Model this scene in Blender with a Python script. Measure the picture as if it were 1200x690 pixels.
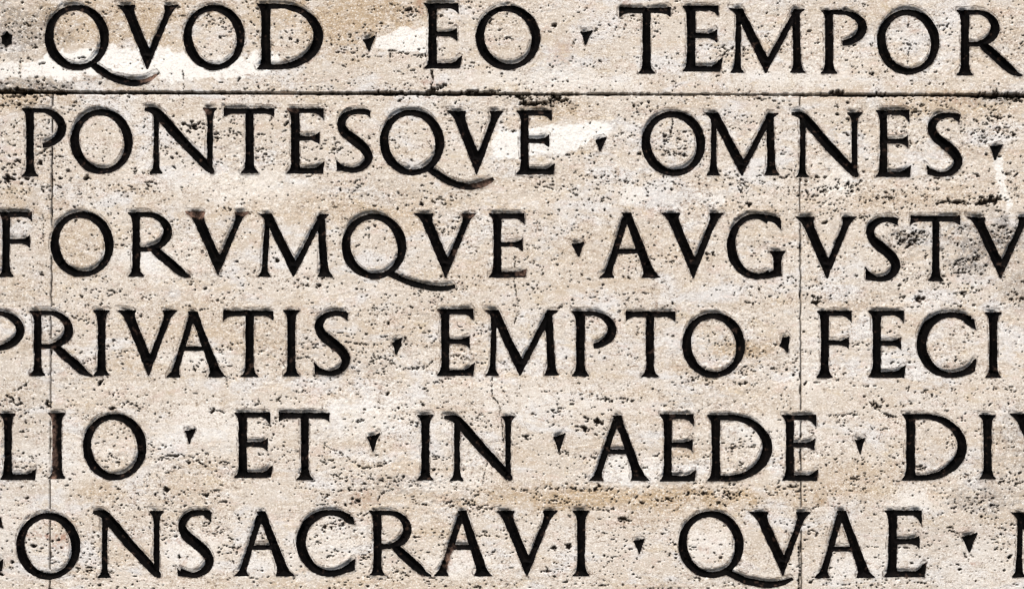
import bpy, math, time
import numpy as np
T0 = time.time()
R = math.radians
scene = bpy.context.scene
for o in list(bpy.data.objects): bpy.data.objects.remove(o)

# ------------------------------------------------------------------ scale
S = 0.00125                 # metres per photo pixel: capitals come out about 95 mm tall
ZC = 2.20                   # height of the middle of the picture above the ground
CX, CY = 600.0, 345.0
def wx(px): return (px - CX) * S
def wz(py): return ZC + (CY - py) * S

# ------------------------------------------------------------------ camera (eye level, rising front like a rectified view)
DIST, DROP = 4.0, 0.50
cam = bpy.data.cameras.new('camera')
cam_o = bpy.data.objects.new('camera', cam); scene.collection.objects.link(cam_o)
cam_o.location = (0, -DIST, ZC - DROP); cam_o.rotation_euler = (R(90), 0, 0)
cam.sensor_width = 36.0
cam.lens = 36.0 * DIST / (1200 * S)
cam.shift_y = DROP / (1200 * S)
cam.clip_end = 200
scene.camera = cam_o
scene.render.resolution_x, scene.render.resolution_y = 1024, 588

# ------------------------------------------------------------------ sky, sun, exposure
SUN_EL, SUN_AZ = 52.0, 200.0        # azimuth clockwise from +Y: in front of the wall, a little left
world = bpy.data.worlds.new('World'); scene.world = world; world.use_nodes = True
wn = world.node_tree.nodes; wl = world.node_tree.links
sky = wn.new('ShaderNodeTexSky'); sky.sky_type = 'NISHITA'; sky.sun_disc = False
sky.sun_elevation = R(SUN_EL); sky.sun_rotation = R(SUN_AZ)
sky.air_density = 1.0; sky.dust_density = 2.5; sky.ozone_density = 0.6
wl.new(sky.outputs[0], wn['Background'].inputs[0]); wn['Background'].inputs[1].default_value = 0.05
sun = bpy.data.lights.new('sun', 'SUN'); sun.energy = 1.5; sun.angle = R(14); sun.color = (1.0, 0.93, 0.83)
sun_o = bpy.data.objects.new('sun', sun); scene.collection.objects.link(sun_o)
from mathutils import Vector
_d = Vector((math.cos(R(SUN_EL)) * math.sin(R(SUN_AZ)), math.cos(R(SUN_EL)) * math.cos(R(SUN_AZ)), math.sin(R(SUN_EL))))
sun_o.rotation_euler = (-_d).to_track_quat('-Z', 'Y').to_euler()
scene.view_settings.view_transform = 'Standard'; scene.view_settings.look = 'None'
scene.view_settings.gamma = 1.0; scene.view_settings.use_curve_mapping = False
scene.view_settings.exposure = 1.78
scene.render.engine = 'CYCLES'

# ------------------------------------------------------------------ sampling grid on the wall (1 photo pixel), columns and rows drawn onto the joints
GX0, GX1, GY0, GY1 = -60, 1260, -50, 740
nx, ny = GX1 - GX0 + 1, GY1 - GY0 + 1
rng = np.random.default_rng(7)
gx, gy = np.meshgrid(np.arange(GX0, GX1 + 1, dtype=float), np.arange(GY0, GY1 + 1, dtype=float))
def fnoise(sx, sy, seed, power=2.0):
    """smooth random field, unit variance, features about sx by sy pixels"""
    r = np.random.default_rng(seed).standard_normal((ny, nx))
    fy = np.fft.fftfreq(ny)[:, None] * sy; fx = np.fft.rfftfreq(nx)[None, :] * sx
    n = np.fft.irfft2(np.fft.rfft2(r) * np.exp(-(fx**2 + fy**2) * power), s=(ny, nx))
    return (n - n.mean()) / n.std()
def smooth(e0, e1, v):
    t = np.clip((v - e0) / (e1 - e0), 0, 1); return t * t * (3 - 2 * t)

wob = np.cumsum(np.random.default_rng(3).standard_normal(nx)) ; wob = np.convolve(wob - wob.mean(), np.ones(9)/9, 'same'); wob = wob / np.abs(wob).max()
def jh(x): return 108.6 + 0.0030 * np.asarray(x, float)
def ja(y): return 61.2 - 0.0047 * (np.asarray(y, float) - 110)
def jc(y): return 937.6 + 0.0022 * (np.asarray(y, float) - 112)
cols = np.arange(GX0, GX1 + 1)
HR = (np.round(jh(cols)) - GY0).astype(int)                 # row index of the bed joint in each column
# bed joint: stepwise rows, moved exactly to the line; keep one row so the courses split cleanly
row_h = int(round(110 - GY0))
dyj = jh(gx) + 0.35 * wob[None, :] - (row_h + GY0)
gy = gy + dyj * np.clip(1 - np.abs(gy - (row_h + GY0)) / 8.0, 0, 1)
def col_of(v): return int(round(v - GX0))
ca, cc = col_of(60), col_of(938)
wv = fnoise(6, 6, 91)[:, 300] * 0.18
for c, fn in ((ca, ja), (cc, jc)):
    x0 = c + GX0
    d = fn(gy) + wv[:, None] - x0
    gx = gx + d * np.clip(1 - np.abs(gx - x0) / 8.0, 0, 1)
    lower = gy[:, c] > jh(gx[:, c]) - .5                    # tight upright joint: neighbouring columns close in on it
    gx[lower, c-1] += .42; gx[lower, c+1] -= .42

# ------------------------------------------------------------------ letter outlines
def poly_sdf(P, X, Y):
    P = np.asarray(P, float); A = P; B = np.roll(P, -1, 0)
    d2 = np.full(X.shape, 1e9); ins = np.zeros(X.shape, bool)
    for (ax, ay), (bx, by) in zip(A, B):
        ex, ey = bx - ax, by - ay; L = ex*ex + ey*ey
        if L < 1e-9: continue
        px, py = X - ax, Y - ay
        t = np.clip((px*ex + py*ey) / L, 0, 1)
        d2 = np.minimum(d2, (px - t*ex)**2 + (py - t*ey)**2)
        if ay != by:
            c = (ay > Y) != (by > Y)
            ins ^= c & (X < ex * (Y - ay) / ey + ax)
    d = np.sqrt(d2); return np.where(ins, -d, d)
def spline(pts, n=9):
    P = np.asarray(pts, float); P = np.vstack([2*P[0]-P[1], P, 2*P[-1]-P[-2]]); out = []
    for i in range(1, len(P) - 2):
        for t in np.linspace(0, 1, n, endpoint=False):
            a, b, c, d = P[i-1:i+3]
            out.append(0.5*((2*b) + (c-a)*t + (2*a-5*b+4*c-d)*t*t + (3*b-a-3*c+d)*t**3))
    out.append(P[-2]); return np.array(out)
def band(pts, n=9, smoothed=True):
    Q = spline(pts, n) if smoothed else np.asarray(pts, float)
    t = np.gradient(Q[:, :2], axis=0); t /= np.linalg.norm(t, axis=1)[:, None] + 1e-9
    nrm = np.stack([-t[:, 1], t[:, 0]], 1); h = Q[:, 2:3] / 2
    return np.vstack([Q[:, :2] + nrm*h, (Q[:, :2] - nrm*h)[::-1]])
def stem(xt, xb, T, B, w, tl=0, tr=0, bl=0, br=0, wb=None):
    """a stroke sliced horizontally; serif overhangs at top and bottom, waisted in the middle"""
    wb = wb or w; H = B - T
    prof = [(0, 1), (1.6, .93), (3.6, .5), (6.5, .2), (11, .03)]
    L, Rr = [], []
    def add(t, kl, kr):
        c = xt + (xb - xt) * t / H; ww = w + (wb - w) * t / H
        ww *= 1 - 0.07 * math.sin(math.pi * t / H)
        L.append((c - ww/2 - kl, T + t)); Rr.append((c + ww/2 + kr, T + t))
    for t, k in prof: add(t, tl*k, tr*k)
    for t in np.linspace(14, H - 14, 6): add(t, 0, 0)
    for t, k in prof[::-1]: add(H - t, bl*k, br*k)
    return np.array(L + Rr[::-1])
def bar(x0, x1, yc, t, up=0, dn=0, lean=0):
    s = 1 if x1 > x0 else -1
    a = t / 2
    return np.array([(x0, yc-a), (x1-10*s, yc-a), (x1-5*s, yc-a-up*.25), (x1-2*s, yc-a-up*.65), (x1+lean*up*s, yc-a-up),
                     (x1+lean*up*.3*s, yc), (x1, yc+a+dn), (x1-2*s, yc+a+dn*.65), (x1-5*s, yc+a+dn*.25), (x1-10*s, yc+a), (x0, yc+a)])
def ring(x0, x1, T, B, thick=10.6, thin=6.6, tilt=22):
    cx, cy, rx, ry = (x0+x1)/2, (T+B)/2, (x1-x0)/2, (B-T)/2
    th = np.linspace(0, 2*math.pi, 73)[:-1]
    t = thin + (thick - thin) * (0.5 + 0.5*np.cos(2*(th + R(tilt))))
    o = np.stack([cx + rx*np.cos(th), cy + ry*np.sin(th)], 1)
    i = np.stack([cx + (rx-t)*np.cos(th), cy + (ry-t)*np.sin(th)], 1)
    return ('ring', o, i)
def bowl(xs, x1, T, B, thick=10.4, thin=5.6, straight=.28, close=1.0):
    xm = xs + (x1 - xs) * straight; ym = (T+B)/2; pts = [(xs, T+thin/2, thin)]
    for a in np.linspace(-90, 90*close, 25):
        k = abs(math.cos(R(a - 8))); t = thin + (thick-thin)*k**1.3
        pts.append((xm + (x1 - t/2 - xm)*math.cos(R(a)), ym + ((B-T)/2 - t/2)*math.sin(R(a)) if abs(a) < 89 else ym + ((B-T)/2 - thin/2)*math.sin(R(a)), t))
    if close >= 1: pts.append((xs, B-thin/2, thin))
    return band(pts, smoothed=False)
# glyphs: each returns a list of closed shapes
def gI(c, T, B, w=9.6, s=4.6): return [stem(c, c, T, B, w, s, s, s, s)]
def gE(sl, sr, T, B, te, ts, my, me, be, by, foot=None, F=False, s=4.8, mu=4.5, md=5):
    c, w = (sl+sr)/2, sr-sl
    g = [stem(c, c, T, B, w, s, 0, s if not F else s, 4.6 if F else 1), bar(sr-4, te, T+3, 6, 0, max(ts-T-6, 3)),
         bar(sr-4, me, my, 5.6, mu, md)]
    if not F: g.append(bar(sr-4, be-3, B-3.3, 6.6, max(B-6.6-by, 3), 0, .28))
    return g
def gL(sl, sr, T, B, be, by): return [stem((sl+sr)/2, (sl+sr)/2, T, B, sr-sl, 4.6, 4, 4.4, 1), bar(sr-4, be-3, B-3.3, 6.6, B-6.6-by, 0, .28)]
def gT(x0, x1, T, B, sl, sr, ts, s=5.2):
    c = (sl+sr)/2; d = ts - T - 6.4
    return [stem(c, c, T+1, B, sr-sl, 0, 0, s, s), bar(c, x1-1, T+3.2, 6.4, 0, d), bar(c, x0+1, T+3.2, 6.4, 1, d)]
def vee(lc, ax, rc, Tl, Tr, B, w, wr, sl, sr):
    """two strokes whose outer edges run straight into one sharp point"""
    H = B - Tl; Wd = (rc + wr/2) - (lc - w/2); h = w*H/Wd; q = 1 - h/H
    ol, orr = (lc - w/2) + (ax - .6 - lc + w/2)*q, (rc + wr/2) + (ax + .6 - rc - wr/2)*q
    return [stem(lc, ol + w/2, Tl, B-h, w, sl[0], sl[1], 0, 0), stem(rc, orr - wr/2, Tr, B-h, wr, sr[0], sr[1], 0, 0),
            np.array([(ol, B-h-.5), (orr, B-h-.5), (ax+.6, B), (ax-.6, B)])]
def gV(lc, ax, rc, T, B, w=12.6, wr=8.0, sl=4.6, sr=4.4):
    return vee(lc, ax, rc, T, T, B, w, wr, (sl, sl), (sr, sr))
def gA(lf, ap, rf, T, B, bar_y, wl=7.8, wr=12.2):
    return [stem(ap-1.0, lf, T+5, B, wl-.4, 0, 0, 4.4, 4.6), stem(ap+.3, rf, T, B, 9.0, 1.2, .2, 4.6, 4.2, wb=12.6),
            np.array([(ap - (ap-lf)*.55, bar_y-2.6), (ap + (rf-ap)*.55, bar_y-2.6), (ap + (rf-ap)*.6, bar_y+2.6), (ap - (ap-lf)*.6, bar_y+2.6)])]
def gN(lx, rx, x0, T, B, w=6.6):
    return [stem(lx+.3, lx, T+3, B, w, 0, 0, 4.3, 4.3), stem(rx, rx, T, B-2, w, 5, 5, 0, 0),
            band([(x0, T+1.2, 3.2), (lx-2, T+3.5, 9), (lx+7, T+12, 11), ((lx+rx)/2, (T+B)/2+1, 11), (rx-1, B-6, 9), (rx+1.5, B, 2)], 5)]
def gM(lt, lb, vx, rt, rb, T, B, wl=6.6, wr=9.2):
    return [stem(lt, lb, T+2, B, wl, 1, 0, 4.2, 4.2), stem(rt, rb, T+4, B, wr, 0, 0, 4, 4.6)] + vee(lt-1.5, vx, rt+2.5, T, T+1, B, 12, 8.0, (3.8, 0), (0, 4))
def gP(sl, sr, x1, T, B, by, fs=5): return [stem((sl+sr)/2, (sl+sr)/2, T, B, sr-sl, 5, 0, fs, fs), bowl(sr-3, x1, T, by, 10, 5.2, .25, .93)]
def gR(sl, sr, x1, T, B, jy, le, fs=4.8):
    jx = sr + (x1-sr)*.52
    return [stem((sl+sr)/2, (sl+sr)/2, T, B, sr-sl, 5, 0, fs, fs-.5), bowl(sr-3, x1, T, jy+2.5, 10, 5.2, .3),
            band([(jx-6, jy-2, 6), (jx+2, jy+5, 9.5), (jx+(le-jx)*.42, jy+(B-jy)*.52, 10.4), (jx+(le-jx)*.72, jy+(B-jy)*.83, 8.8), (le-6, B-2.0, 5.4), (le+1, B+.3, 1.8)], 7)]
def gD(sl, sr, x1, T, B): return [stem((sl+sr)/2, (sl+sr)/2, T, B, sr-sl, 4.8, 0, 5, 0), bowl(sr-3, x1, T, B, 11, 5.8, .22)]
def gO(x0, x1, T, B, **k): return [ring(x0, x1, T, B, **k)]
def gQ(x0, x1, T, B, tail, **k): return [ring(x0, x1, T, B, **k), band(tail)]
def arc(x0, x1, T, B, a0, a1, thick=10.6, thin=6.4):
    cx, cy, rx, ry = (x0+x1)/2, (T+B)/2, (x1-x0)/2, (B-T)/2; pts = []
    for a in np.linspace(a0, a1, 41):
        k = 0.5 + 0.5*math.cos(2*R(a + 18)); t = thin + (thick-thin)*k
        pts.append((cx + (rx-t/2)*math.cos(R(a)), cy + (ry-t/2)*math.sin(R(a)), t))
    return band(pts, smoothed=False)
def gC(x0, x1, T, B, ty, by):
    W, H = x1-x0, B-T; X = lambda u: x0+u*W; Y = lambda v: T+v*H
    return [band([(X(.90), Y(.125), 9.0), (X(.74), Y(.062), 7.4), (X(.56), Y(.042), 6.4), (X(.36), Y(.085), 8.2), (X(.18), Y(.215), 10.2), (X(.082), Y(.43), 10.9), (X(.11), Y(.64), 10.8),
                  (X(.235), Y(.825), 9.6), (X(.42), Y(.93), 7.8), (X(.62), Y(.953), 6.6), (X(.80), Y(.915), 7.4), (X(.94), Y(.845), 8.2)], 6),
            np.array([(X(.80), Y(.055)), (x1-2.5, Y(.105)), (x1, ty), (x1-2.5, ty-.5), (X(.84), Y(.19)), (X(.76), Y(.1))]),
            np.array([(X(.80), Y(.88)), (X(.90), Y(.80)), (x1-2.5, by+1.5), (x1, by), (x1-1, Y(.90)), (X(.86), Y(.95))])]
def gG(x0, x1, T, B, ty, sl, sr, gyt):
    rx = (x1-x0)*1.06/2; cx = x0+rx
    return [arc(x0, x0+2*rx, T, B, -62, -300), np.array([(cx+rx*.2, T+.8), (cx+rx*.45, T+1.8), (sr-1.5, T+5), (sr, ty), (sr-4, ty-4), (sr-9, T+11), (cx+rx*.2, T+6.5)]),
            stem((sl+sr)/2, (sl+sr)/2, gyt, B-4, sr-sl, 4.2, 4, 0, 0), np.array([(sl-12, B-7), (sl, B-10), (sr, B-8), (sr, B-4), (sl-4, B-1), (sl-12, B-.2)])]
def gS(x0, x1, T, B, ty, by):
    W, H = x1-x0, B-T; X = lambda u: x0+u*W; Y = lambda v: T+v*H
    return [band([(X(.93), Y(.075), 6.2), (X(.62), Y(.04), 5.8), (X(.30), Y(.085), 7.6), (X(.135), Y(.225), 9.2), (X(.25), Y(.375), 10.6), (X(.52), Y(.5), 11.6), (X(.78), Y(.63), 10.8),
                  (X(.885), Y(.775), 9.2), (X(.72), Y(.91), 7.6), (X(.42), Y(.96), 5.8), (X(.08), Y(.905), 6.4)], 6),
            np.array([(X(.62), T+.2), (x1-4.5, T+1), (x1-3, ty), (x1-7, ty-3), (x1-12, T+6.5)]),
            np.array([(X(.36), B-.4), (x0+1, B-2.5), (x0, by), (x0+3.5, by+4), (x0+11, B-6)])]
def gdot(*p):
    p = np.array(p, float); c = p.mean(0); return [np.vstack([np.array([p[i]*(1-t)+p[(i+1) % len(p)]*t for t in (0, .33, .66)]) + (c - (p[i]+p[(i+1) % len(p)])/2)*np.array([[0], [.12], [.12]]) for i in range(len(p))])]

LET = []     # (character, word, shapes)
def word(w, *items):
    for ch, g in zip(w, items): LET.append((ch, w, g))
def dot(after, *p): LET.append(('.', after, gdot(*p)))
# line 1
dot('the edge before QVOD', (2, 43), (8, 37.5), (14, 42), (13, 51), (7, 55), (3, 51))
word('QVOD', gQ(52.5, 127.5, 5.5, 82.5, [(104, 74, 3), (114, 80, 8), (130, 90, 8.5), (152, 97, 8.5), (170, 95.5, 6), (186, 86.5, 1.6)]),
     gV(147.5, 172.5, 201, 6, 81), gO(215, 287, 6, 82.5), gD(306, 317, 378.5, 4.5, 81.5))
dot('QVOD', (426, 47), (439, 43), (432.5, 60))
word('EO', gE(502, 512, 4, 80.5, 537, 15.5, 40, 535.5, 542, 65.5), gO(557.5, 633, 6.5, 82))
dot('EO', (681, 38), (693.5, 36.5), (686, 52))
word('TEMPOR', gT(725, 787, 9, 86.5, 753, 762.5, 21), gE(805, 815, 7, 84, 842, 19.5, 42, 840, 847, 68), gM(866, 864, 897.5, 932.5, 934.5, 10, 85.5),
     gP(967, 976.5, 1016, 12, 86.5, 54), gO(1028, 1101, 11, 87.5), gR(1126, 1136, 1171.5, 12, 88.5, 52, 1197))
# line 2
word('PONTESQVE', gP(30.5, 39.8, 77.5, 127, 207, 173.5), gO(82.5, 155.5, 128, 204), gN(183, 246, 170, 126.5, 203.5), gT(261, 322, 127, 203, 287.5, 297.5, 137.5),
     gE(341, 351, 127, 203.5, 379, 140, 162, 374.5, 381, 190), gS(394, 437, 127.5, 202.5, 138, 187),
     gQ(445, 520.5, 128.5, 205.5, [(500, 198, 3), (510, 203, 7.5), (526, 212.5, 7.5), (549, 219, 7.5), (567, 215, 6.5), (578.5, 209.5, 3.5)]),
     gV(535, 558.5, 583, 130, 204.5), gE(610, 619.5, 129.5, 204.5, 646.5, 142, 165, 643.5, 651.5, 192))
dot('PONTESQVE', (699, 165), (709.5, 162), (703, 177))
word('OMNES', gO(752, 826.5, 130.5, 206), gM(837, 836, 869.5, 902, 904.5, 132, 205.5), gN(940.5, 1001.5, 928, 132, 208), gE(1031, 1040, 129, 207.5, 1065.5, 144, 165.5, 1064, 1068.5, 194),
     gS(1086, 1128, 132, 207.5, 144.5, 193))
dot('OMNES', (1161, 172), (1174.5, 170), (1166, 187))
# line 3
word('FORVMQVE', gE(2.5, 11.5, 248, 324.5, 37.5, 260, 282.5, 35, 0, 0, F=True), gO(59, 133, 248, 324.5), gR(155, 164, 201.5, 249, 324, 292, 222.5), gV(228.5, 255.5, 283.5, 248, 322),
     gM(314, 309.5, 344, 376, 380.5, 250, 324.5), gQ(400.5, 476, 250, 327, [(450, 318, 3), (460, 322, 7), (480, 331, 6.8), (505, 337, 6.8), (522, 337.5, 6), (533, 335.5, 4)]),
     gV(496.5, 522.5, 550, 250, 325.5), gE(578, 587.5, 250, 325, 614.5, 263, 286.5, 612.5, 619, 315))
dot('FORVMQVE', (671, 286), (683.5, 284.5), (678, 300))
word('AVGVSTV', gA(711, 734.5, 763.5, 249.5, 325.5, 294.5), gV(785.5, 812.5, 840, 249.5, 325.5), gG(852, 917, 250, 327, 270, 906.5, 916, 294),
     gV(943, 969, 995.5, 254, 326), gS(1014, 1055, 254, 330, 264, 313), gT(1066, 1126, 253, 329.5, 1092.5, 1101, 263.5), gV(1144, 1172.5, 1201.5, 254, 326))
# line 4
word('PRIVATIS', gP(-24, -14, 28.5, 364, 441, 411), gR(39.5, 48.5, 85.5, 364, 440, 406, 107.5), gI(119, 363.5, 440), gV(148.5, 174, 199.5, 363.5, 440),
     gA(203, 226, 255.5, 365, 442, 408.5), gT(260.5, 321.5, 364, 441.5, 287.5, 297.5, 376), gI(341.5, 363.5, 440.5), gS(368, 410.5, 364, 440.5, 375.5, 424))
dot('PRIVATIS', (460.5, 402), (464, 398.5), (470.5, 396.5), (469, 404), (464, 414))
word('EMPTO', gE(517, 526.5, 362, 440, 554.5, 374.5, 400, 550.5, 557, 424.5), gM(579.5, 577, 609.5, 643, 646.5, 363, 440), gP(675, 685.5, 722.5, 364.5, 441, 408.5),
     gT(732.5, 792, 365, 442, 757, 766.5, 377, 6), gO(799.5, 873, 366.5, 442.5))
dot('EMPTO', (914.5, 405), (918, 396), (924.5, 394.5), (923, 412))
word('FECI', gE(962, 971.5, 364, 442.5, 998, 378, 401.5, 995, 0, 0, F=True), gE(1022.5, 1032.5, 364, 442, 1059, 378, 402, 1056, 1062, 428), gC(1074.5, 1144, 365.5, 443, 386, 420.5), gI(1164, 366, 442.5))
# line 5
word('LIO', gL(4.5, 14, 484.5, 562, 43.5, 548.5), gI(66.8, 483.5, 560.5, 11), gO(97, 171.5, 484.5, 562.5))
dot('LIO', (217.5, 505), (228.5, 502.5), (222, 519))
word('ET', gE(279.5, 289.5, 483, 559.5, 316.5, 497, 520.5, 313.5, 320.5, 545), gT(326, 387, 483.5, 562, 352.5, 362, 494))
dot('ET', (431, 512), (444.5, 508), (437, 528))
word('IN', gI(498.5, 486, 562.5), gN(535.5, 595.5, 521, 487, 563))
dot('IN', (649, 512), (662, 508), (655, 529))
word('AEDE', gA(698.5, 723, 750.5, 486.5, 563, 529), gE(778, 787.5, 485, 563.5, 813, 499, 521, 811.5, 817, 550), gD(834, 844, 905, 486, 563.5), gE(921, 930.5, 486, 563, 956.5, 500.5, 521, 955, 960, 549.5))
dot('AEDE', (1002, 515), (1013.5, 513.5), (1008, 531))
word('DIV', gD(1062, 1072.5, 1133, 485, 562.5), gI(1157.5, 486, 561), gV(1194.5, 1221, 1247, 484.5, 562))
# line 6
word('CONSACRAVI', gC(-66, 3.5, 598, 676, 618, 655), gO(19, 94, 600.5, 678.5), gN(122.5, 183.5, 109, 598.5, 676.5), gS(207.5, 250.5, 597, 676.5, 611, 665), gA(282.5, 306, 334.5, 598.5, 674.5, 641),
     gC(347.5, 416, 597, 675, 614.5, 654.5), gR(437.5, 447, 482.5, 598, 674, 640, 504.5), gA(516.5, 541.5, 567, 598, 674.5, 641), gV(591.5, 617.5, 645, 598, 674.5), gI(681, 598, 674.5))
dot('CONSACRAVI', (743.5, 634), (754.5, 631.5), (749.5, 648))
word('QVAE', gQ(795, 871.5, 598.5, 677, [(848, 669, 3), (858, 673, 7), (876, 680.5, 7.5), (900, 684.5, 7.5), (917, 682.5, 6), (929, 677.5, 3)]), gV(889, 917.5, 942, 599.5, 674), gA(963.5, 986, 1015, 598, 676.5, 643),
     gE(1041, 1051, 597.5, 675.5, 1080.5, 616.5, 634, 1077.5, 1086, 658.5))
dot('QVAE', (1127.5, 629), (1144.5, 625), (1136, 645.5))
word('M', gM(1196, 1194, 1228, 1263, 1266, 600, 676))

F = np.full((ny, nx), 60.0); ID = np.full((ny, nx), -1)
for k, (ch, w, shapes) in enumerate(LET):
    allp = np.vstack([s[1] if isinstance(s, tuple) else s for s in shapes])
    x0, y0 = np.floor(allp.min(0) - 14).astype(int); x1, y1 = np.ceil(allp.max(0) + 14).astype(int)
    sx, sy = slice(max(x0-GX0, 0), min(x1-GX0, nx)), slice(max(y0-GY0, 0), min(y1-GY0, ny))
    X, Y = gx[sy, sx], gy[sy, sx]
    d = np.full(X.shape, 60.0)
    for s in shapes:
        e = np.maximum(poly_sdf(s[1], X, Y), -poly_sdf(s[2], X, Y)) if isinstance(s, tuple) else poly_sdf(s, X, Y)
        d = np.minimum(d, e)
    if ch == '.': d = d - .9
    f = F[sy, sx]; m = d < f
    F[sy, sx] = np.where(m, d, f); ID[sy, sx] = np.where(m, k, ID[sy, sx])
print('letters', len(LET), round(time.time()-T0, 1))
n2, n4, n9 = fnoise(2.2, 2.2, 11), fnoise(5, 5, 12), fnoise(14, 14, 13)
F = F + 0.13*n2 + 0.13*n4 + 0.16*n9 - 0.40
chip = smooth(1.9, 2.9, n4 + .5*n9)                      # chipped spots along the arrises
# the cut is a little larger than the paint: bare stone shows on the upper and left walls
def shifted(a, dy, dx):
    return np.roll(np.roll(a, -dy, 0), -dx, 1)
rimv = 0.5 + 0.5*np.tanh(fnoise(30, 20, 14)*1.5 - .35)
Gs = F - 0.7
for dy, dx, e in ((1, 0, .9), (2, 1, .9), (3, 1, .8), (4, 2, .6), (5, 2, .2)):
    Gs = np.minimum(Gs, shifted(F, dy, dx) - e*(0.45 + 0.9*rimv) + (dy-1)*0.35*(1-rimv))
Gs = Gs - 2.0*chip

# ------------------------------------------------------------------ travertine relief: pits, worm lines, cracks, joints
PIT = np.zeros((ny, nx)); SHADE_DIRT = np.zeros((ny, nx))        # depth in pixels, recess shade painted as colour, with some dark deposit
nz = fnoise(2.0, 1.6, 21) * .26 + fnoise(4.5, 3.0, 22) * .34
def pit(x, y, a, b, ang, dep):
    r = max(a, b) * 1.6 + 2
    sx, sy = slice(int(max(x-r-GX0, 0)), int(max(min(x+r-GX0+2, nx), 0))), slice(int(max(y-r-GY0, 0)), int(max(min(y+r-GY0+2, ny), 0)))
    X, Y = gx[sy, sx]-x, gy[sy, sx]-y
    if X.size == 0: return
    c, s = math.cos(ang), math.sin(ang)
    d = np.sqrt(((X*c+Y*s)/a)**2 + ((-X*s+Y*c)/b)**2) + nz[sy, sx]
    k = np.clip((1.06-d)*4.0, 0, 1)
    PIT[sy, sx] = np.maximum(PIT[sy, sx], k*dep); SHADE_DIRT[sy, sx] = np.maximum(SHADE_DIRT[sy, sx], k)
def scatter(n, x0, x1, y0, y1, lo, hi, ang=0.0, spread=.5, pw=3.0, seed=0, ell=False, elong=(1.0, 2.4)):
    r = np.random.default_rng(seed)
    for i in range(n):
        if ell:
            q, p = math.sqrt(r.random()), r.random()*2*math.pi
            x, y = (x0+x1)/2 + (x1-x0)/2*q*math.cos(p), (y0+y1)/2 + (y1-y0)/2*q*math.sin(p)
        else: x, y = r.uniform(x0, x1), r.uniform(y0, y1)
        a = .55*(lo + (hi-lo)*r.random()**pw); e = r.uniform(*elong)
        pit(x, y, a*math.sqrt(e), a/math.sqrt(e), ang + r.normal()*spread, min(3 + a*2.6, 9))
# background pores, clustered by a density field drawn out along the bedding
dens = fnoise(70, 26, 31)*.6 + fnoise(26, 9, 32)*.7
calm = np.zeros((ny, nx))                                # fillings and tight bands with few pores
def blob(cx, cy, rx, ry, soft=.35, nse=.25, seed=0):
    d = np.sqrt(((gx-cx)/rx)**2 + ((gy-cy)/ry)**2) + nse*(n9*.6 + n4*.4)
    return smooth(1+soft, 1-soft, d)
def patch(pts, soft=1.5, nse=1.2):
    P = np.asarray(pts, float); x0, y0 = P.min(0)-12; x1, y1 = P.max(0)+12
    sx, sy = slice(int(max(x0-GX0, 0)), int(min(x1-GX0, nx))), slice(int(max(y0-GY0, 0)), int(min(y1-GY0, ny)))
    o = np.zeros((ny, nx)); o[sy, sx] = smooth(soft, -soft, poly_sdf(P, gx[sy, sx], gy[sy, sx]) + nse*(n4[sy, sx] + n9[sy, sx])); return o
PALE = np.zeros((ny, nx)); TAN = np.zeros((ny, nx)); GREY = np.zeros((ny, nx)); ROUGH = np.zeros((ny, nx))
def add(A, m, k=1.0): np.maximum(A, m*k, out=A)
# lime filler and pale bands
add(PALE, patch([(48, 76), (60, 64), (95, 58), (130, 56), (165, 50), (200, 62), (240, 70), (300, 62), (330, 66), (320, 84), (250, 92), (205, 96), (175, 90), (150, 90), (115, 88), (80, 94), (50, 92)], 2.2, 2.0))
add(PALE, patch([(0, 72), (22, 72), (23, 90), (0, 92)], 1.5, .8), .8); add(PALE, patch([(25, 73), (50, 70), (60, 90), (25, 91)], 1.5, .8), .9)
add(PALE, patch([(440, 44), (472, 32), (488, 34), (505, 30), (503, 64), (470, 60), (440, 56)], 1.2, .9), .9)
add(PALE, patch([(574, 186), (577, 160), (590, 153), (640, 148), (690, 142), (722, 143), (716, 156), (690, 164), (676, 176), (640, 180), (600, 186)], 1.4, 1.2))
add(PALE, patch([(1164, 186), (1172, 184), (1178, 215), (1186, 240), (1180, 248), (1170, 225)], 1.4, 1.2), .8)
add(PALE, patch([(724, 220), (740, 216), (756, 226), (752, 240), (728, 238)], 1.4, .8), .6); add(PALE, patch([(815, 234), (845, 226), (848, 238), (816, 240)], 1.4, .8), .6)
for c in ((660, 95, 90, 14, .5), (110, 300, 0, 0, 0), (280, 220, 70, 20, .45), (180, 310, 40, 16, .5), (350, 300, 30, 22, .4), (215, 420, 45, 8, .5), (250, 500, 60, 24, .45), (420, 490, 70, 22, .5), (640, 470, 70, 22, .4),
          (745, 550, 35, 18, .6), (520, 565, 50, 10, .5), (540, 660, 40, 16, .5), (900, 505, 50, 22, .5), (1070, 588, 30, 14, .6), (1010, 660, 60, 20, .45), (1150, 660, 60, 30, .35), (225, 645, 30, 20, .5), (950, 90, 90, 14, .4), (70, 540, 40, 30, .4), (20, 620, 30, 30, .4), (380, 640, 35, 28, .35), (830, 635, 30, 25, .5), (320, 660, 40, 14, .4), (950, 420, 20, 60, .3), (980, 215, 20, 20, .5)):
    if c[2]: add(PALE, blob(*c[:4], .6, .35), c[4])
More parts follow.
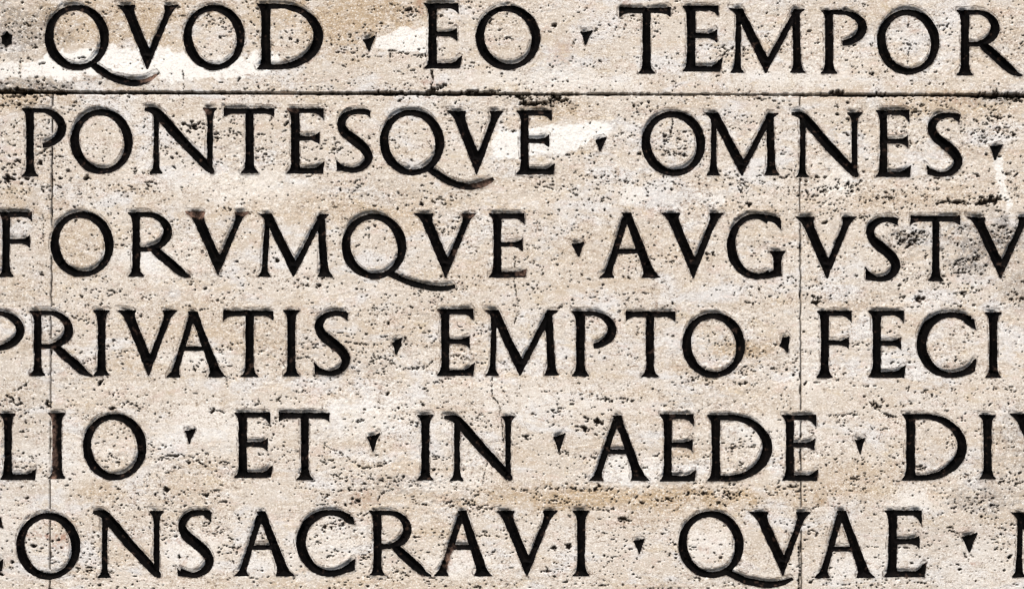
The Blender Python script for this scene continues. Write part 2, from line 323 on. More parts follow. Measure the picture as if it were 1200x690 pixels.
# tan bands
for c in ((120, 25, 110, 34, .8), (420, 25, 75, 32, .9), (320, 20, 90, 30, .55), (250, 235, 80, 22, .4), (95, 290, 36, 36, .5), (430, 245, 120, 22, .45), (560, 60, 40, 8, .3), (300, 380, 120, 26, .3), (700, 300, 70, 40, .35), (530, 560, 20, 10, .3),
          (740, 583, 170, 13, 1), (640, 580, 90, 13, .8), (500, 575, 90, 14, .4), (870, 408, 30, 10, .8), (165, 425, 36, 12, .6), (115, 575, 30, 14, .6), (1070, 235, 80, 20, .35), (20, 118, 40, 14, .7), (640, 130, 40, 14, .7), (1120, 120, 70, 14, .6),
          (390, 685, 120, 10, .5), (1000, 560, 60, 22, .5), (800, 532, 25, 8, .6), (220, 560, 70, 24, .3), (1090, 530, 20, 14, .4), (800, 430, 40, 8, .4), (30, 235, 40, 20, .5), (1190, 60, 40, 60, .25), (520, 620, 24, 14, .35), (1020, 20, 60, 20, .3)):
    add(TAN, blob(*c[:4], .6, .35), c[4])
# grey weathering
for c in ((20, 38, 46, 36, .72), (25, 100, 66, 7, .95), (40, 92, 50, 5, .5), (1140, 292, 32, 30, .9), (1074, 280, 22, 12, 1), (1180, 275, 26, 18, .95), (1130, 315, 30, 14, .6), (1165, 250, 26, 10, .4), (1195, 330, 20, 30, .5), (1155, 585, 40, 16, .55), (1190, 520, 14, 30, .5), (110, 92, 90, 9, .35), (15, 640, 28, 34, .35), (1110, 640, 80, 40, .25), (30, 560, 40, 30, .2), (20, 480, 60, 90, .16), (10, 250, 50, 140, .12), (1080, 660, 150, 60, .16), (1190, 560, 40, 60, .25), (1170, 114, 40, 6, .6), (480, 566, 36, 10, .4), (632, 120, 34, 9, .5)):
    add(GREY, blob(*c[:4], .55, .4), c[4])
RUST = np.zeros((ny, nx))
for c in ((38, 627, 9, 3, .8), (72, 631, 7, 5, .9), (68, 640, 5, 2, .8), (525, 655, 7, 7, .7), (812, 64, 0, 0, 0), (658, 62, 12, 12, .35), (735, 6, 14, 4, .5), (845, 40, 0, 0, 0), (495, 8, 6, 6, .5), (510, 98, 10, 8, .6), (52, 672, 0, 0, 0), (655, 672, 10, 3, .5), (1113, 428, 10, 4, .4), (825, 642, 5, 4, .4), (980, 592, 8, 6, .4), (1030, 140, 0, 0, 0), (100, 100, 0, 0, 0), (1120, 118, 20, 6, .4), (200, 635, 12, 3, .4), (420, 585, 14, 8, .4), (1142, 660, 5, 2, .6)):
    if c[2]: add(RUST, blob(*c[:4], .6, .6), c[4])
# broken, crumbly ground
for c in ((1072, 278, 24, 11, 1), (1140, 292, 34, 26, .8), (1180, 275, 26, 16, .8), (25, 100, 60, 7, .8), (25, 45, 50, 40, .35), (632, 120, 38, 9, 1), (480, 566, 38, 10, .9), (545, 590, 50, 10, .8), (700, 583, 120, 12, .7), (850, 580, 50, 14, .6), (1150, 590, 34, 10, .6),
          (30, 150, 32, 60, .4), (25, 118, 34, 9, 1), (1120, 125, 70, 14, .6), (870, 408, 26, 9, .8), (510, 100, 20, 8, .6), (215, 430, 40, 8, .5), (590, 140, 18, 14, .5), (660, 60, 14, 14, .5), (1075, 232, 90, 12, .4)):
    add(ROUGH, blob(*c[:4], .5, .4), c[4])
calm = np.clip(PALE*.55, 0, .7)
keep = dens + 1.1*ROUGH - 1.6*calm + np.where((gx < 58) & (gy > 110), .7, 0) + np.where((gx > 940) & (gy > 110), .35, 0)
r = np.random.default_rng(5); cnt = 0
while cnt < 1900:
    x, y = r.uniform(-50, 1250), r.uniform(-40, 730); q = keep[int(y-GY0), int(x-GX0)]
    if r.random() > 1/(1+math.exp(-3.2*(q-.45))): continue
    cnt += 1
    a = .46 + .42*r.random() + 1.3*r.random()**9; e = r.uniform(1.0, 4.0)
    pit(x, y, a*math.sqrt(e), a/math.sqrt(e), -.08 + r.normal()*.5, min(2.5 + a*3.0, 7))
# traced clusters of larger pits  (n, x0, x1, y0, y1, smallest, largest)
for i, c in enumerate(((34, 0, 58, 112, 226, 1.2, 3.8), (16, 0, 30, 190, 228, 1.4, 4.2), (12, 195, 245, 530, 542, 1.2, 3.2), (10, 140, 190, 470, 482, 1.0, 2.6), (14, 215, 245, 425, 440, 1.2, 3.2), (12, 85, 125, 415, 430, 1, 3), (14, 140, 180, 408, 420, 1, 2.8),
          (22, 610, 665, 114, 126, 1.4, 4.2), (10, 740, 775, 118, 132, 1.2, 3.4), (16, 975, 1010, 215, 226, 1.2, 3.2), (12, 1110, 1172, 230, 240, 1.4, 3.6), (14, 1148, 1172, 230, 240, 1.6, 4.2), (20, 1050, 1090, 270, 290, 1.2, 3.4), (30, 1115, 1170, 270, 320, 1.2, 3),
          (14, 1155, 1195, 265, 285, 1.2, 3), (14, 150, 190, 185, 215, 1.2, 3.2), (10, 215, 245, 140, 156, 1.4, 3.6), (10, 75, 105, 195, 215, 1.2, 3.6), (16, 380, 420, 275, 290, 1, 2.2), (14, 345, 375, 325, 338, 1.2, 3), (24, 640, 720, 215, 262, 1, 2.6), (24, 740, 800, 195, 235, 1, 2.6),
          (12, 465, 500, 235, 250, 1.2, 3), (12, 520, 540, 265, 275, 1.2, 2.8), (16, 400, 425, 570, 592, 1.2, 3.4), (26, 640, 765, 570, 594, 1.1, 2.6), (12, 840, 870, 575, 592, 1.4, 3.4), (12, 1130, 1165, 588, 606, 1.4, 3.4), (10, 965, 1010, 585, 600, 1, 2.6), (14, 970, 1000, 120, 145, 1.2, 3),
          (24, 1150, 1200, 115, 205, 1.1, 3), (10, 1010, 1040, 440, 480, 1.2, 3), (14, 1060, 1110, 440, 480, 1.2, 3), (10, 650, 700, 485, 510, 1.4, 4), (14, 700, 745, 405, 435, 1, 2.6), (10, 800, 850, 405, 432, 1, 3), (8, 500, 530, 470, 480, 1, 2.6), (10, 640, 690, 410, 425, 1, 2.6),
          (12, 1120, 1180, 645, 670, 1, 2.6), (8, 1180, 1192, 630, 665, 1.4, 3.6), (10, 25, 80, 625, 640, 1.2, 3.6), (12, 0, 20, 655, 680, 1.4, 4.4), (16, 110, 150, 570, 600, 1, 2.6), (16, 200, 290, 570, 600, 1, 2.2), (10, 350, 400, 640, 665, 1, 2.4), (14, 1020, 1060, 300, 340, 1.1, 2.8), (16, 940, 1000, 365, 430, 1, 2.4),
          (12, 945, 975, 345, 372, 1.1, 3), (18, 1095, 1200, 344, 360, 1.1, 2.6), (10, 940, 960, 205, 220, 1.1, 2.8), (12, 20, 60, 85, 104, 1, 2.8), (24, 0, 55, 2, 60, .9, 2.2), (16, 790, 860, 55, 70, 1, 2.2), (16, 860, 890, 50, 75, 1, 2.6), (12, 385, 410, 40, 62, 1, 2.6), (10, 330, 370, 30, 70, 1, 2.4), (14, 470, 500, 55, 80, 1, 2.2))):
    scatter(int(c[0]*.7), c[1], c[2], c[3], c[4], c[5], c[6], -.1, .6, 2.2, 100+i)
for x, y, a, b, g, d in ((101, 209, 5, 3, .1, 8), (49, 222, 3, 3.5, 0, 7), (8, 210, 5, 3, .5, 8), (194, 574, 4, 3.4, 0, 8), (1160, 236, 14, 3.6, -.25, 9), (1124, 237, 7, 2.6, 0, 9), (1028, 476, 4, 2.6, 0, 7), (1077, 350, 4, 2.4, 0, 7), (685, 502, 6, 2.6, .25, 8), (701, 494, 5, 2.6, .3, 8),
                         (454, 461, 2, 2, 0, 7), (226, 149, 5, 3, .6, 8), (80, 200, 3, 2.4, 0, 7), (203, 196, 3, 2, .3, 7), (240, 637+5, 3, 2, 0, 6), (651, 31, 3.4, 2.6, 0, 7), (666, 640, 4, 2.4, .6, 7), (650, 641, 3, 2.2, 0, 6), (728, 608, 4, 2.2, 0, 7), (131, 480, 3, 2, -.4, 7), (956, 354, 4, 3.6, 0, 7),
                         (1165, 112, 12, 4, 0, 9), (1185, 114, 11, 4, .1, 9), (1150, 112, 10, 3, -.1, 9), (1030, 112, 16, 2.2, 0, 8), (980, 109, 6, 2.2, 0, 7), (655, 116, 9, 3, .3, 9), (625, 122, 12, 2.4, -.1, 8), (608, 114, 10, 2.2, .1, 8), (563, 109, 22, 2.6, 0, 9), (510, 105, 12, 3, -.4, 8), (70, 109, 14, 2, 0, 8), (20, 107, 22, 2.6, 0, 8), (460, 109, 16, 2, 0, 8)):
    pit(x, y, a, b, g, d)
def worm(pts, w, dep, seed, jit=1.2, gap=.25, lin=1.0):
    r = np.random.default_rng(seed); Q = spline([(p[0], p[1], 0) for p in pts], 12)
    L = np.concatenate([[0], np.cumsum(np.hypot(*np.diff(Q[:, :2], axis=0).T))])
    for s in np.arange(0, L[-1], w*.9):
        if r.random() < gap: continue
        x, y = np.interp(s, L, Q[:, 0]), np.interp(s, L, Q[:, 1]); k = np.interp(s, L, np.arange(len(L)))
        i = min(int(k), len(Q)-2); ang = math.atan2(Q[i+1, 1]-Q[i, 1], Q[i+1, 0]-Q[i, 0])
        pit(x + r.normal()*jit*.5, y + r.normal()*jit*.5, w*r.uniform(.7, 1.4), max(.42, w*r.uniform(.35, .65)), ang + r.normal()*.25, dep)
for i, (p, w, d, j, g) in enumerate((([(8, 464), (14, 466), (17, 473), (24, 473), (23, 468)], 1.9, 7, .5, .05), ([(18, 458), (28, 452), (36, 446)], 1.2, 6, .6, .3), ([(60, 478), (54, 474), (57, 470)], 1.8, 7, .6, .1),
        ([(440, 421), (452, 420), (466, 428), (480, 432), (498, 430), (508, 422)], .9, 4, 2.0, .35), ([(526, 417), (540, 418), (556, 424), (570, 425)], .9, 4, 1.6, .3), ([(400, 400), (415, 402), (432, 404)], .8, 4, 1.0, .4), ([(500, 450), (515, 446), (530, 443)], .8, 3, 1.5, .4),
        ([(186, 538), (200, 534), (212, 534), (228, 538), (238, 545), (240, 551)], 1.6, 7, 1.4, .35), ([(380, 522), (398, 530), (412, 538), (425, 548), (445, 545), (460, 540)], .9, 4, 1.4, .35),
        ([(604, 300), (603, 330), (607, 360), (603, 380)], .6, 4, .5, .3), ([(577, 442), (577, 462), (585, 475), (588, 492), (590, 520)], .75, 5, .4, .08), ([(445, 595), (443, 585), (450, 577), (460, 574)], .9, 4, 1.0, .2), ([(565, 570), (568, 555), (572, 540)], .6, 3, .6, .4),
        ([(505, 80), (507, 92), (505, 107)], 1.4, 6, 1.0, .15), ([(24, 72), (23, 82), (24, 91)], .7, 4, .4, .2), ([(214, 84), (216, 96), (215, 107)], .7, 3, .5, .35), ([(843, 68), (852, 61), (862, 55), (872, 62)], 1.0, 5, 1.0, .2), ([(455, 59), (470, 62), (485, 65), (500, 65)], .8, 4, 1.0, .25), ([(564, 157), (566, 147), (574, 142)], 1.0, 5, 1.0, .25),
        ([(148, 90), (160, 90), (175, 90), (186, 86)], .8, 4, .6, .3), ([(82, 71), (95, 68), (108, 70)], .9, 4, .8, .2), ([(1008, 643), (1020, 640), (1036, 643), (1050, 640)], .6, 3, .8, .4), ([(1045, 641), (1075, 642)], .5, 3, .6, .5), ([(1110, 620), (1125, 626), (1132, 622)], .7, 4, 1, .4), ([(1097, 240), (1110, 236), (1125, 238), (1145, 240), (1168, 236)], 1.4, 7, 1.0, .3),
        ([(968, 222), (985, 221), (1000, 219), (1010, 212)], 1.2, 5, 1.2, .3), ([(190, 632), (200, 630), (212, 626)], .8, 4, .8, .3), ([(668, 596), (690, 594), (705, 598), (720, 596)], .9, 4, 2, .4), ([(598, 572), (620, 574), (650, 571), (690, 575), (720, 572)], .9, 4, 2.4, .4), ([(760, 590), (790, 582), (820, 578), (860, 580)], .9, 4, 2.4, .4),
        ([(540, 584), (556, 592), (576, 596), (592, 590)], .9, 4, 1.6, .3), ([(330, 415), (345, 420), (362, 418)], .9, 4, 1.0, .3), ([(850, 525), (865, 524), (885, 523)], .9, 4, 1.0, .25), ([(778, 128), (788, 140), (786, 158)], .8, 4, 1, .3), ([(1064, 76), (1065, 62), (1068, 54)], .6, 3, .6, .4), ([(810, 290), (816, 292), (822, 291)], .9, 4, .6, .3), ([(250, 478), (258, 482), (264, 484)], 1, 5, .6, .2), ([(50, 250), (51, 262), (50, 275)], .6, 3, .8, .3),
        ([(936, 640), (937, 660), (936, 690)], 1.5, 7, .6, .15), ([(939, 508), (938, 530), (939, 550)], .7, 5, .3, .1), ([(1035, 470), (1030, 480), (1045, 488)], .7, 4, 1, .4), ([(970, 487), (990, 486), (1010, 484)], .8, 4, 2, .4), ([(1086, 437), (1100, 430), (1118, 430), (1132, 424)], .8, 4, 1.5, .3))):
    worm(p, w, d, 300+i, j, g)
# crumbly ground: thresholded fine noise drawn out along the bedding
cr = fnoise(4.2, 1.7, 41)*.72 + fnoise(2.0, 1.5, 42)*.55 + fnoise(14, 6, 43)*.3
crm = smooth(2.05, 2.4, cr + .95*ROUGH + .40*dens - .5*calm)
PIT = np.maximum(PIT, crm*4.2); SHADE_DIRT = np.maximum(SHADE_DIRT, crm*.85)
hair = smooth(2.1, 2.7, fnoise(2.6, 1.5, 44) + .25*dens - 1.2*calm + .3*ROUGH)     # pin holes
PIT = np.maximum(PIT, hair*2.8); SHADE_DIRT = np.maximum(SHADE_DIRT, hair*.7)
inside = smooth(1.2, -.3, Gs)
PIT *= 1 - .85*inside; SHADE_DIRT *= 1 - inside
H = 0.45*fnoise(120, 60, 51) + 0.10*fnoise(22, 14, 52)*(1-.5*PALE) + (0.09 + .16*ROUGH)*fnoise(3.0, 2.2, 53) + (.06 + .12*ROUGH)*fnoise(1.4, 1.2, 54) + .5*PALE*0
H += .45*ROUGH*smooth(-.2, 1.2, fnoise(9, 5, 55))
H = H + PIT
# joints (open arrises, real grooves)
SHADE_DIRT = np.clip(SHADE_DIRT*1.7, 0, 1)
jy = row_h + GY0
dh = np.abs(gy - jh(gx) - .35*wob[None, :])
wj = np.interp(gx, [-60, 0, 300, 560, 605, 640, 720, 745, 800, 900, 960, 1040, 1080, 1140, 1200, 1260], [2.2, 2.4, 2.2, 2.8, 2.2, 1.5, 1.7, 1.5, 1.2, 1.4, 1.9, 2.2, 1.6, 2.6, 2.4, 2]) + .35*n4
H = np.maximum(H, 34*np.clip(1.1 - dh/(wj*.72), 0, 1)) + .8*smooth(6, 0, dh)*smooth(.3, 1.6, n4)
for c, fn in ((ca, ja), (cc, jc)):
    dv = np.abs(gx - (c+GX0) - 0*gx) if False else np.abs(gx - fn(gy) - wv[:, None])
    ok = (gy > jh(gx))
    SHADE_DIRT = np.where(ok, np.maximum(SHADE_DIRT, (1-inside)*smooth(.75, .3, dv)), SHADE_DIRT)  # shade painted along the upright joints, with some dirt
    H = np.where(ok, np.maximum(H, (1-inside)*20*np.clip(1.0 - dv/(.62 + .35*smooth(.8, 1.8, n9)), 0, 1)), H)
din = np.clip(-Gs, 0, 9); cut = np.minimum(.20*din + 1.05*np.clip(din-2.0, 0, 9), 7.0)
H = H*(1-.7*inside) + cut
SHADE_DIRT = np.maximum(SHADE_DIRT, smooth(1.05, .55, dh/wj)*smooth(-1.4, -.2, fnoise(40, 8, 71) + np.where(gx < 600, .6, -.1)))        # shade painted into the open bed joint, with some dirt
edge = np.minimum(np.minimum(gx-GX0, GX1-gx), np.minimum(gy-GY0, GY1-gy)); edge = smooth(0, 8, edge)
H = H*edge
RES = np.clip(smooth(.45, .05, Gs)*smooth(-.95, -.35, Gs)*smooth(-.9, .4, fnoise(8, 5, 61))*.95 + .55*smooth(.2, -.4, Gs)*smooth(.7, 1.6, fnoise(6, 3, 64)), 0, 1)          # remains of old paint on the walls of the cuts
WEAR = smooth(1.5, 2.4, fnoise(7, 5, 62)*.8 + fnoise(2.2, 2, 63)*.55)*.2
for c in ((178, 90, 12, 6, 1), (226, 250, 12, 4, .9), (61.5, 522, 3.2, 40, .95), (526, 652, 8, 8, .9), (612, 318, 9, 5, .6), (340, 128, 10, 2, .5), (566, 214, 14, 4, .4), (240, 130, 6, 3, .5), (1080, 600, 0, 0, 0), (283, 250, 10, 3, .5), (552, 252, 8, 3, .5)):
    if c[2]: add(WEAR, blob(*c[:4], .5, .5), c[4])
print('relief', round(time.time()-T0, 1))

# ------------------------------------------------------------------ materials
def nodes(name):
    m = bpy.data.materials.new(name); m.use_nodes = True; nt = m.node_tree
    return m, nt, nt.nodes['Principled BSDF']
def mk(nt, t, **kw):
    n = nt.nodes.new(t)
    for k, v in kw.items(): setattr(n, k, v)
    return n
def noise(nt, scale, detail=3, rough=.6, vec=None, dist=0):
    n = mk(nt, 'ShaderNodeTexNoise'); n.inputs['Scale'].default_value = scale; n.inputs['Detail'].default_value = detail
    n.inputs['Roughness'].default_value = rough; n.inputs['Distortion'].default_value = dist
    if vec: nt.links.new(vec, n.inputs['Vector'])
    return n.outputs['Fac']
def ramp(nt, fac, a, b):
    n = mk(nt, 'ShaderNodeMapRange'); n.interpolation_type = 'SMOOTHSTEP'
    n.inputs[1].default_value = a; n.inputs[2].default_value = b; nt.links.new(fac, n.inputs[0]); return n.outputs[0]
def mix(nt, fac, A, B, blend='MIX'):
    n = mk(nt, 'ShaderNodeMix', data_type='RGBA', blend_type=blend)
    for i, v in ((0, fac), (6, A), (7, B)):
        if isinstance(v, (int, float)): n.inputs[i].default_value = v
        elif isinstance(v, tuple): n.inputs[i].default_value = (*v, 1)
        else: nt.links.new(v, n.inputs[i])
    return n.outputs[2]
def math_(nt, op, a, b):
    n = mk(nt, 'ShaderNodeMath', operation=op)
    for i, v in enumerate((a, b)):
        if isinstance(v, (int, float)): n.inputs[i].default_value = v
        else: nt.links.new(v, n.inputs[i])
    return n.outputs[0]
def attr(nt, name): n = mk(nt, 'ShaderNodeAttribute'); n.attribute_name = name; return n.outputs['Fac']

stone, nt, bs = nodes('travertine')
geo = mk(nt, 'ShaderNodeNewGeometry').outputs['Position']
mp = mk(nt, 'ShaderNodeMapping'); mp.inputs['Scale'].default_value = (1, 1, 2.2); nt.links.new(geo, mp.inputs['Vector']); bed = mp.outputs[0]
mp2 = mk(nt, 'ShaderNodeMapping'); mp2.inputs['Scale'].default_value = (1, 1, 5); nt.links.new(geo, mp2.inputs['Vector']); bed5 = mp2.outputs[0]
col = mix(nt, ramp(nt, noise(nt, 5, 4, .6, bed), .35, .65), (.490, .436, .375), (.545, .500, .448))
def layer(fac, k, c): 
    global col
    col = mix(nt, math_(nt, 'MULTIPLY', fac, k), col, c)
geoS = mk(nt, 'ShaderNodeMapping'); geoS.inputs['Location'].default_value = (7.3, 1.1, 3.7); nt.links.new(bed, geoS.inputs['Vector']); bedb = geoS.outputs[0]
layer(ramp(nt, noise(nt, 9, 5, .65, bed5, .6), .46, .66), .55, (.440, .355, .262))
layer(ramp(nt, noise(nt, 14, 5, .65, bedb, .4), .48, .64), .75, (.575, .575, .580))
layer(ramp(nt, noise(nt, 22, 5, .7, bed, .4), .52, .68), .50, (.520, .410, .360))
layer(ramp(nt, noise(nt, 26, 5, .7, bedb, .6), .56, .70), .45, (.480, .385, .245))
layer(math_(nt, 'MULTIPLY', attr(nt, 'tan_band'), ramp(nt, noise(nt, 60, 4, .7, bed), .20, .55)), 1, (.380, .285, .180))
layer(math_(nt, 'MULTIPLY', attr(nt, 'grey_weathering'), ramp(nt, noise(nt, 110, 4, .75, geo), .3, .62)), 1, (.150, .142, .138))
layer(math_(nt, 'MULTIPLY', attr(nt, 'lime_filler'), ramp(nt, noise(nt, 30, 4, .7, bed), .12, .45)), 1, (.70, .685, .66))
# thin curved bedding veins
vn = math_(nt, 'ABSOLUTE', math_(nt, 'SUBTRACT', noise(nt, 16, 4, .62, bed, 1.2), .5), 0)
layer(math_(nt, 'MULTIPLY', ramp(nt, vn, .010, .002), ramp(nt, noise(nt, 8, 3, .6, bedb), .50, .62)), .75, (.250, .170, .115))
# crystal grain of uneven size, gathered in bands, light and dark grains of one to three millimetres
mp3 = mk(nt, 'ShaderNodeMapping'); mp3.inputs['Scale'].default_value = (1, 1, 1.5); mp3.inputs['Rotation'].default_value = (0, .12, 0); nt.links.new(geo, mp3.inputs['Vector']); fine = mp3.outputs[0]
g1 = noise(nt, 330, 2, .8, fine, .6); g2 = noise(nt, 190, 3, .85, fine, .8); g3 = noise(nt, 75, 3, .75, bed)
fill = attr(nt, 'lime_filler'); quiet = math_(nt, 'SUBTRACT', 1.0, math_(nt, 'MULTIPLY', fill, .55))
zone = ramp(nt, noise(nt, 10, 5, .65, bed), .36, .62)
patchy = math_(nt, 'MULTIPLY', quiet, math_(nt, 'ADD', .22, math_(nt, 'MULTIPLY', zone, .70)))
drift = math_(nt, 'MULTIPLY', math_(nt, 'SUBTRACT', g3, .5), .45)
layer(ramp(nt, math_(nt, 'ADD', g1, drift), .53, .63), math_(nt, 'MULTIPLY', patchy, .9), (.225, .165, .120))
layer(ramp(nt, math_(nt, 'ADD', g2, drift), .605, .655), math_(nt, 'MULTIPLY', patchy, 1.0), (.065, .042, .030))
layer(ramp(nt, math_(nt, 'ADD', g1, drift), .45, .34), .8, (.76, .735, .70))
layer(ramp(nt, g3, .45, .25), .40, (.64, .595, .545))
rust = math_(nt, 'ADD', math_(nt, 'MULTIPLY', ramp(nt, noise(nt, 45, 4, .7, geo, .5), .64, .76), .4), math_(nt, 'MULTIPLY', attr(nt, 'rust_spot'), ramp(nt, noise(nt, 130, 3, .7, geo), .4, .6)))
col = mix(nt, rust, col, (.30, .165, .115))
col = mix(nt, attr(nt, 'recess_shade_dirt'), col, mix(nt, ramp(nt, noise(nt, 80, 3, .6, geo), .3, .7), (.016, .013, .011), (.055, .036, .024)))  # shade of pits and joints put into the colour, mixed with brown deposit
col = mix(nt, math_(nt, 'MULTIPLY', attr(nt, 'paint_residue'), .95), col, (.045, .028, .020))
nt.links.new(col, bs.inputs['Base Color']); bs.inputs['Roughness'].default_value = .82; bs.inputs['Specular IOR Level'].default_value = .25
b1 = mk(nt, 'ShaderNodeBump'); b1.inputs['Strength'].default_value = .45; b1.inputs['Distance'].default_value = .0010
nt.links.new(math_(nt, 'ADD', math_(nt, 'MULTIPLY', g1, .6), g2), b1.inputs['Height']); nt.links.new(b1.outputs[0], bs.inputs['Normal'])

paint, nt, bp = nodes('black_letter_paint')
geo = mk(nt, 'ShaderNodeNewGeometry').outputs['Position']
pc = mix(nt, ramp(nt, noise(nt, 70, 4, .6, geo), .4, .7), (.0014, .0013, .0014), (.004, .0032, .003))
wv_ = math_(nt, 'MULTIPLY', attr(nt, 'paint_wear'), ramp(nt, noise(nt, 260, 3, .7, geo), .28, .6))
pc = mix(nt, wv_, pc, (.20, .125, .095))
nt.links.new(pc, bp.inputs['Base Color']); bp.inputs['Roughness'].default_value = .85; bp.inputs['Specular IOR Level'].default_value = .04
b2 = mk(nt, 'ShaderNodeBump'); b2.inputs['Strength'].default_value = .4; b2.inputs['Distance'].default_value = .001
nt.links.new(noise(nt, 350, 3, .7, geo), b2.inputs['Height']); nt.links.new(b2.outputs[0], bp.inputs['Normal'])

# ------------------------------------------------------------------ one relief surface, cut along every letter outline and joint
f = F.copy(); f[np.abs(f) < .15] = np.where(f[np.abs(f) < .15] < 0, -.15, .15); f[edge < .02] = 1
f = f.ravel(); ids = ID.ravel()
V = np.stack([gx.ravel(), gy.ravel(), H.ravel()], 1)
A = {k: v.ravel() for k, v in (('tan_band', TAN), ('grey_weathering', GREY), ('lime_filler', PALE), ('rust_spot', RUST), ('recess_shade_dirt', SHADE_DIRT), ('paint_residue', RES), ('paint_wear', WEAR))}
ii, jj = np.meshgrid(np.arange(ny-1), np.arange(nx-1), indexing='ij')
a = (ii*nx+jj).ravel(); b = a+1; c = a+nx+1; d = a+nx; alt = ((ii+jj) % 2 == 0).ravel()
tri = np.concatenate([np.stack([a, b, c], 1)[alt], np.stack([a, c, d], 1)[alt], np.stack([a, b, d], 1)[~alt], np.stack([b, c, d], 1)[~alt]])
cellrow = np.concatenate([ii.ravel()[alt], ii.ravel()[alt], ii.ravel()[~alt], ii.ravel()[~alt]])
cellcol = np.concatenate([jj.ravel()[alt], jj.ravel()[alt], jj.ravel()[~alt], jj.ravel()[~alt]])
slab = np.where(cellrow < row_h, 0, np.where(cellcol < ca, 1, np.where(cellcol < cc, 2, 3)))
s3 = f[tri] < 0; n_in = s3.sum(1)
best = np.argmin(f[tri], 1); tid = ids[tri[np.arange(len(tri)), best]]
N0 = len(V)
outs = [(tri[n_in == 0], slab[n_in == 0], np.full((n_in == 0).sum(), -1)), (tri[n_in == 3], slab[n_in == 3], tid[n_in == 3])]
m = (n_in == 1) | (n_in == 2)
tm, sm, im, nm = tri[m], slab[m], tid[m], n_in[m]
lone = np.where(nm == 1, np.argmax(s3[m], 1), np.argmin(s3[m], 1)); ar = np.arange(len(tm))
p, q, w = tm[ar, lone], tm[ar, (lone+1) % 3], tm[ar, (lone+2) % 3]
ekey = np.concatenate([np.minimum(p, q)*N0 + np.maximum(p, q), np.minimum(p, w)*N0 + np.maximum(p, w)])
uq, inv = np.unique(ekey, return_inverse=True); e0, e1 = uq // N0, uq % N0
t = (f[e0] / (f[e0]-f[e1]))[:, None]
V = np.vstack([V, V[e0]*(1-t) + V[e1]*t]); 
for k in A: A[k] = np.concatenate([A[k], A[k][e0]*(1-t[:, 0]) + A[k][e1]*t[:, 0]])
pq, pw = N0 + inv[:len(tm)], N0 + inv[len(tm):]
lone_in = nm == 1
outs.append((np.stack([p, pq, pw], 1), sm, np.where(lone_in, im, -1)))
outs.append((np.stack([pq, q, w], 1), sm, np.where(lone_in, -1, im)))
outs.append((np.stack([pq, w, pw], 1), sm, np.where(lone_in, -1, im)))
TRI = np.concatenate([o[0] for o in outs]); SL = np.concatenate([o[1] for o in outs]); LI = np.concatenate([o[2] for o in outs])
print('cut', len(TRI), round(time.time()-T0, 1))

C = scene.collection.objects
def build(name, verts, tris, quads, mat, parent, origin, attrs, names, nfine):
    """one mesh object; verts in pixel space (x, y, depth)"""
    W = np.stack([(verts[:, 0]-CX)*S, verts[:, 2]*S, ZC + (CY-verts[:, 1])*S], 1) - np.array(origin)
    me = bpy.data.meshes.new(name); nt_, nq = len(tris), len(quads)
    me.vertices.add(len(W)); me.vertices.foreach_set('co', W.astype(np.float32).ravel())
    loops = np.concatenate([np.asarray(tris).ravel(), np.asarray(quads).ravel()]).astype(np.int32)
    me.loops.add(len(loops)); me.loops.foreach_set('vertex_index', loops)
    st = np.concatenate([np.arange(nt_)*3, nt_*3 + np.arange(nq)*4]).astype(np.int32)
    me.polygons.add(nt_+nq); me.polygons.foreach_set('loop_start', st)
    me.polygons.foreach_set('use_smooth', np.concatenate([np.ones(nt_, bool), np.zeros(nq, bool)]))
    me.update(calc_edges=True)
    for k in names:
        at = me.attributes.new(k, 'FLOAT', 'POINT'); v = np.zeros(len(W), np.float32); v[:nfine] = attrs[k]; at.data.foreach_set('value', v)
    me.materials.append(mat)
    o = bpy.data.objects.new(name, me); C.link(o); o.parent = parent; o.location = origin
    return o

wall = bpy.data.objects.new('stone_inscription', None); C.link(wall)
wall['label'] = 'pitted beige travertine wall carved with six lines of black Roman capitals'; wall['category'] = 'inscription'
wall.empty_display_size = .2

XL, XR, YT, YB, DEEP = -760, 1960, -420, 860, 150
def quadset(rects, box):
    vs, qs = [], []
    def q(*pts):
        n = len(vs); vs.extend(pts); qs.append([n, n+1, n+2, n+3])
    for x0, y0, x1, y1 in rects: q((x0, y0, 0), (x1, y0, 0), (x1, y1, 0), (x0, y1, 0))
    x0, y0, x1, y1, z0 = box                    # body behind the dressed face
    q((x0, y0, z0), (x0, y1, z0), (x0, y1, DEEP), (x0, y0, DEEP)); q((x1, y0, z0), (x1, y0, DEEP), (x1, y1, DEEP), (x1, y1, z0))
    q((x0, y0, z0), (x0, y0, DEEP), (x1, y0, DEEP), (x1, y0, z0)); q((x0, y1, z0), (x1, y1, z0), (x1, y1, DEEP), (x0, y1, DEEP))
    q((x0, y0, DEEP), (x0, y1, DEEP), (x1, y1, DEEP), (x1, y0, DEEP))
    return vs, qs
hl, hr = float(jh(GX0)), float(jh(GX1)); ab, cb = float(ja(GY1)), float(jc(GY1))
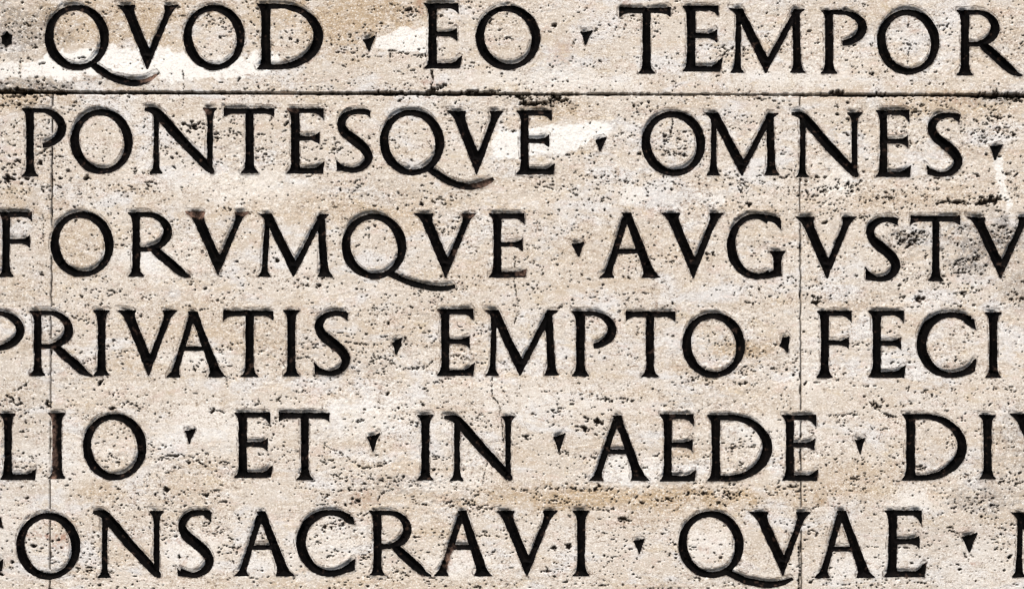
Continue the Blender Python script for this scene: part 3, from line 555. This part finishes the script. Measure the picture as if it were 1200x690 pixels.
SLABS = [
    ('upper course slab with lines of darker tan bedding', [(XL, YT, XR, GY0), (XL, GY0, GX0, hl-1), (GX1, GY0, XR, hr-1)], (XL, YT, XR, 106, 0)),
    ('narrow slab strip with coarse open pits', [(XL, hl+1, GX0, GY1), (XL, GY1, ab-1, YB)], (XL, 111, 57, YB, 0)),
    ('widest slab, between the two upright joints', [(ab+1, GY1, cb-1, YB)], (63, 112, 935, YB, 12)),
    ('slab with grey weathered patch among its letters', [(GX1, hr+1, XR, GY1), (cb+1, GY1, XR, YB)], (941, 114, XR, YB, 0))]
slab_o = []
for k, (lab, rects, box) in enumerate(SLABS):
    sel = TRI[(SL == k) & (LI < 0)]; uqv, inv = np.unique(sel, return_inverse=True)
    vs, qs = quadset(rects, box[:4] + (13,))
    # side walls right up to the face where the slab leaves the fine relief
    n = len(uqv); verts = np.vstack([V[uqv], np.array(vs, float)])
    org = (wx((box[0]+box[2])/2), 0, wz((box[1]+box[3])/2))
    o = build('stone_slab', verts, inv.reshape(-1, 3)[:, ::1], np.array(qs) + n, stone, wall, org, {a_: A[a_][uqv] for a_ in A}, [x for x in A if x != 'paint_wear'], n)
    o['label'] = lab; slab_o.append(o)
for k, (ch, w, shapes) in enumerate(LET):
    sel = TRI[LI == k]
    if not len(sel): continue
    main = np.bincount(SL[LI == k]).argmax(); par = slab_o[main]
    uqv, inv = np.unique(sel, return_inverse=True); vv = V[uqv]
    cen = (vv[:, :2].min(0) + vv[:, :2].max(0))/2; po = par.location
    o = build('carved_point' if ch == '.' else 'carved_letter', vv, inv.reshape(-1, 3), np.zeros((0, 4), int), paint, par, (wx(cen[0]), 0, wz(cen[1])), {a_: A[a_][uqv] for a_ in A}, ['paint_wear'], len(uqv))
    o.location = Vector((wx(cen[0]), 0, wz(cen[1]))) - po
    o['label'] = f'black wedge-shaped word divider after {w}' if ch == '.' and 'edge' not in w else ('black round word divider before QVOD' if ch == '.' else f'black carved capital {ch} in {w}')
# plain course under the inscription, down to the ground
yb = CY + ZC/S
for x0, x1 in ((XL, 330), (332, 1290), (1292, XR)):
    y0 = YB + 2
    vs, qs = quadset([(x0, y0, x1, yb)], (x0, y0, x1, yb, 0))
    build('stone_slab', np.array(vs, float), np.zeros((0, 3), int), np.array(qs), stone, wall, (wx((x0+x1)/2), 0, wz((y0+yb)/2)), {}, [], 0)
print('built', round(time.time()-T0, 1))
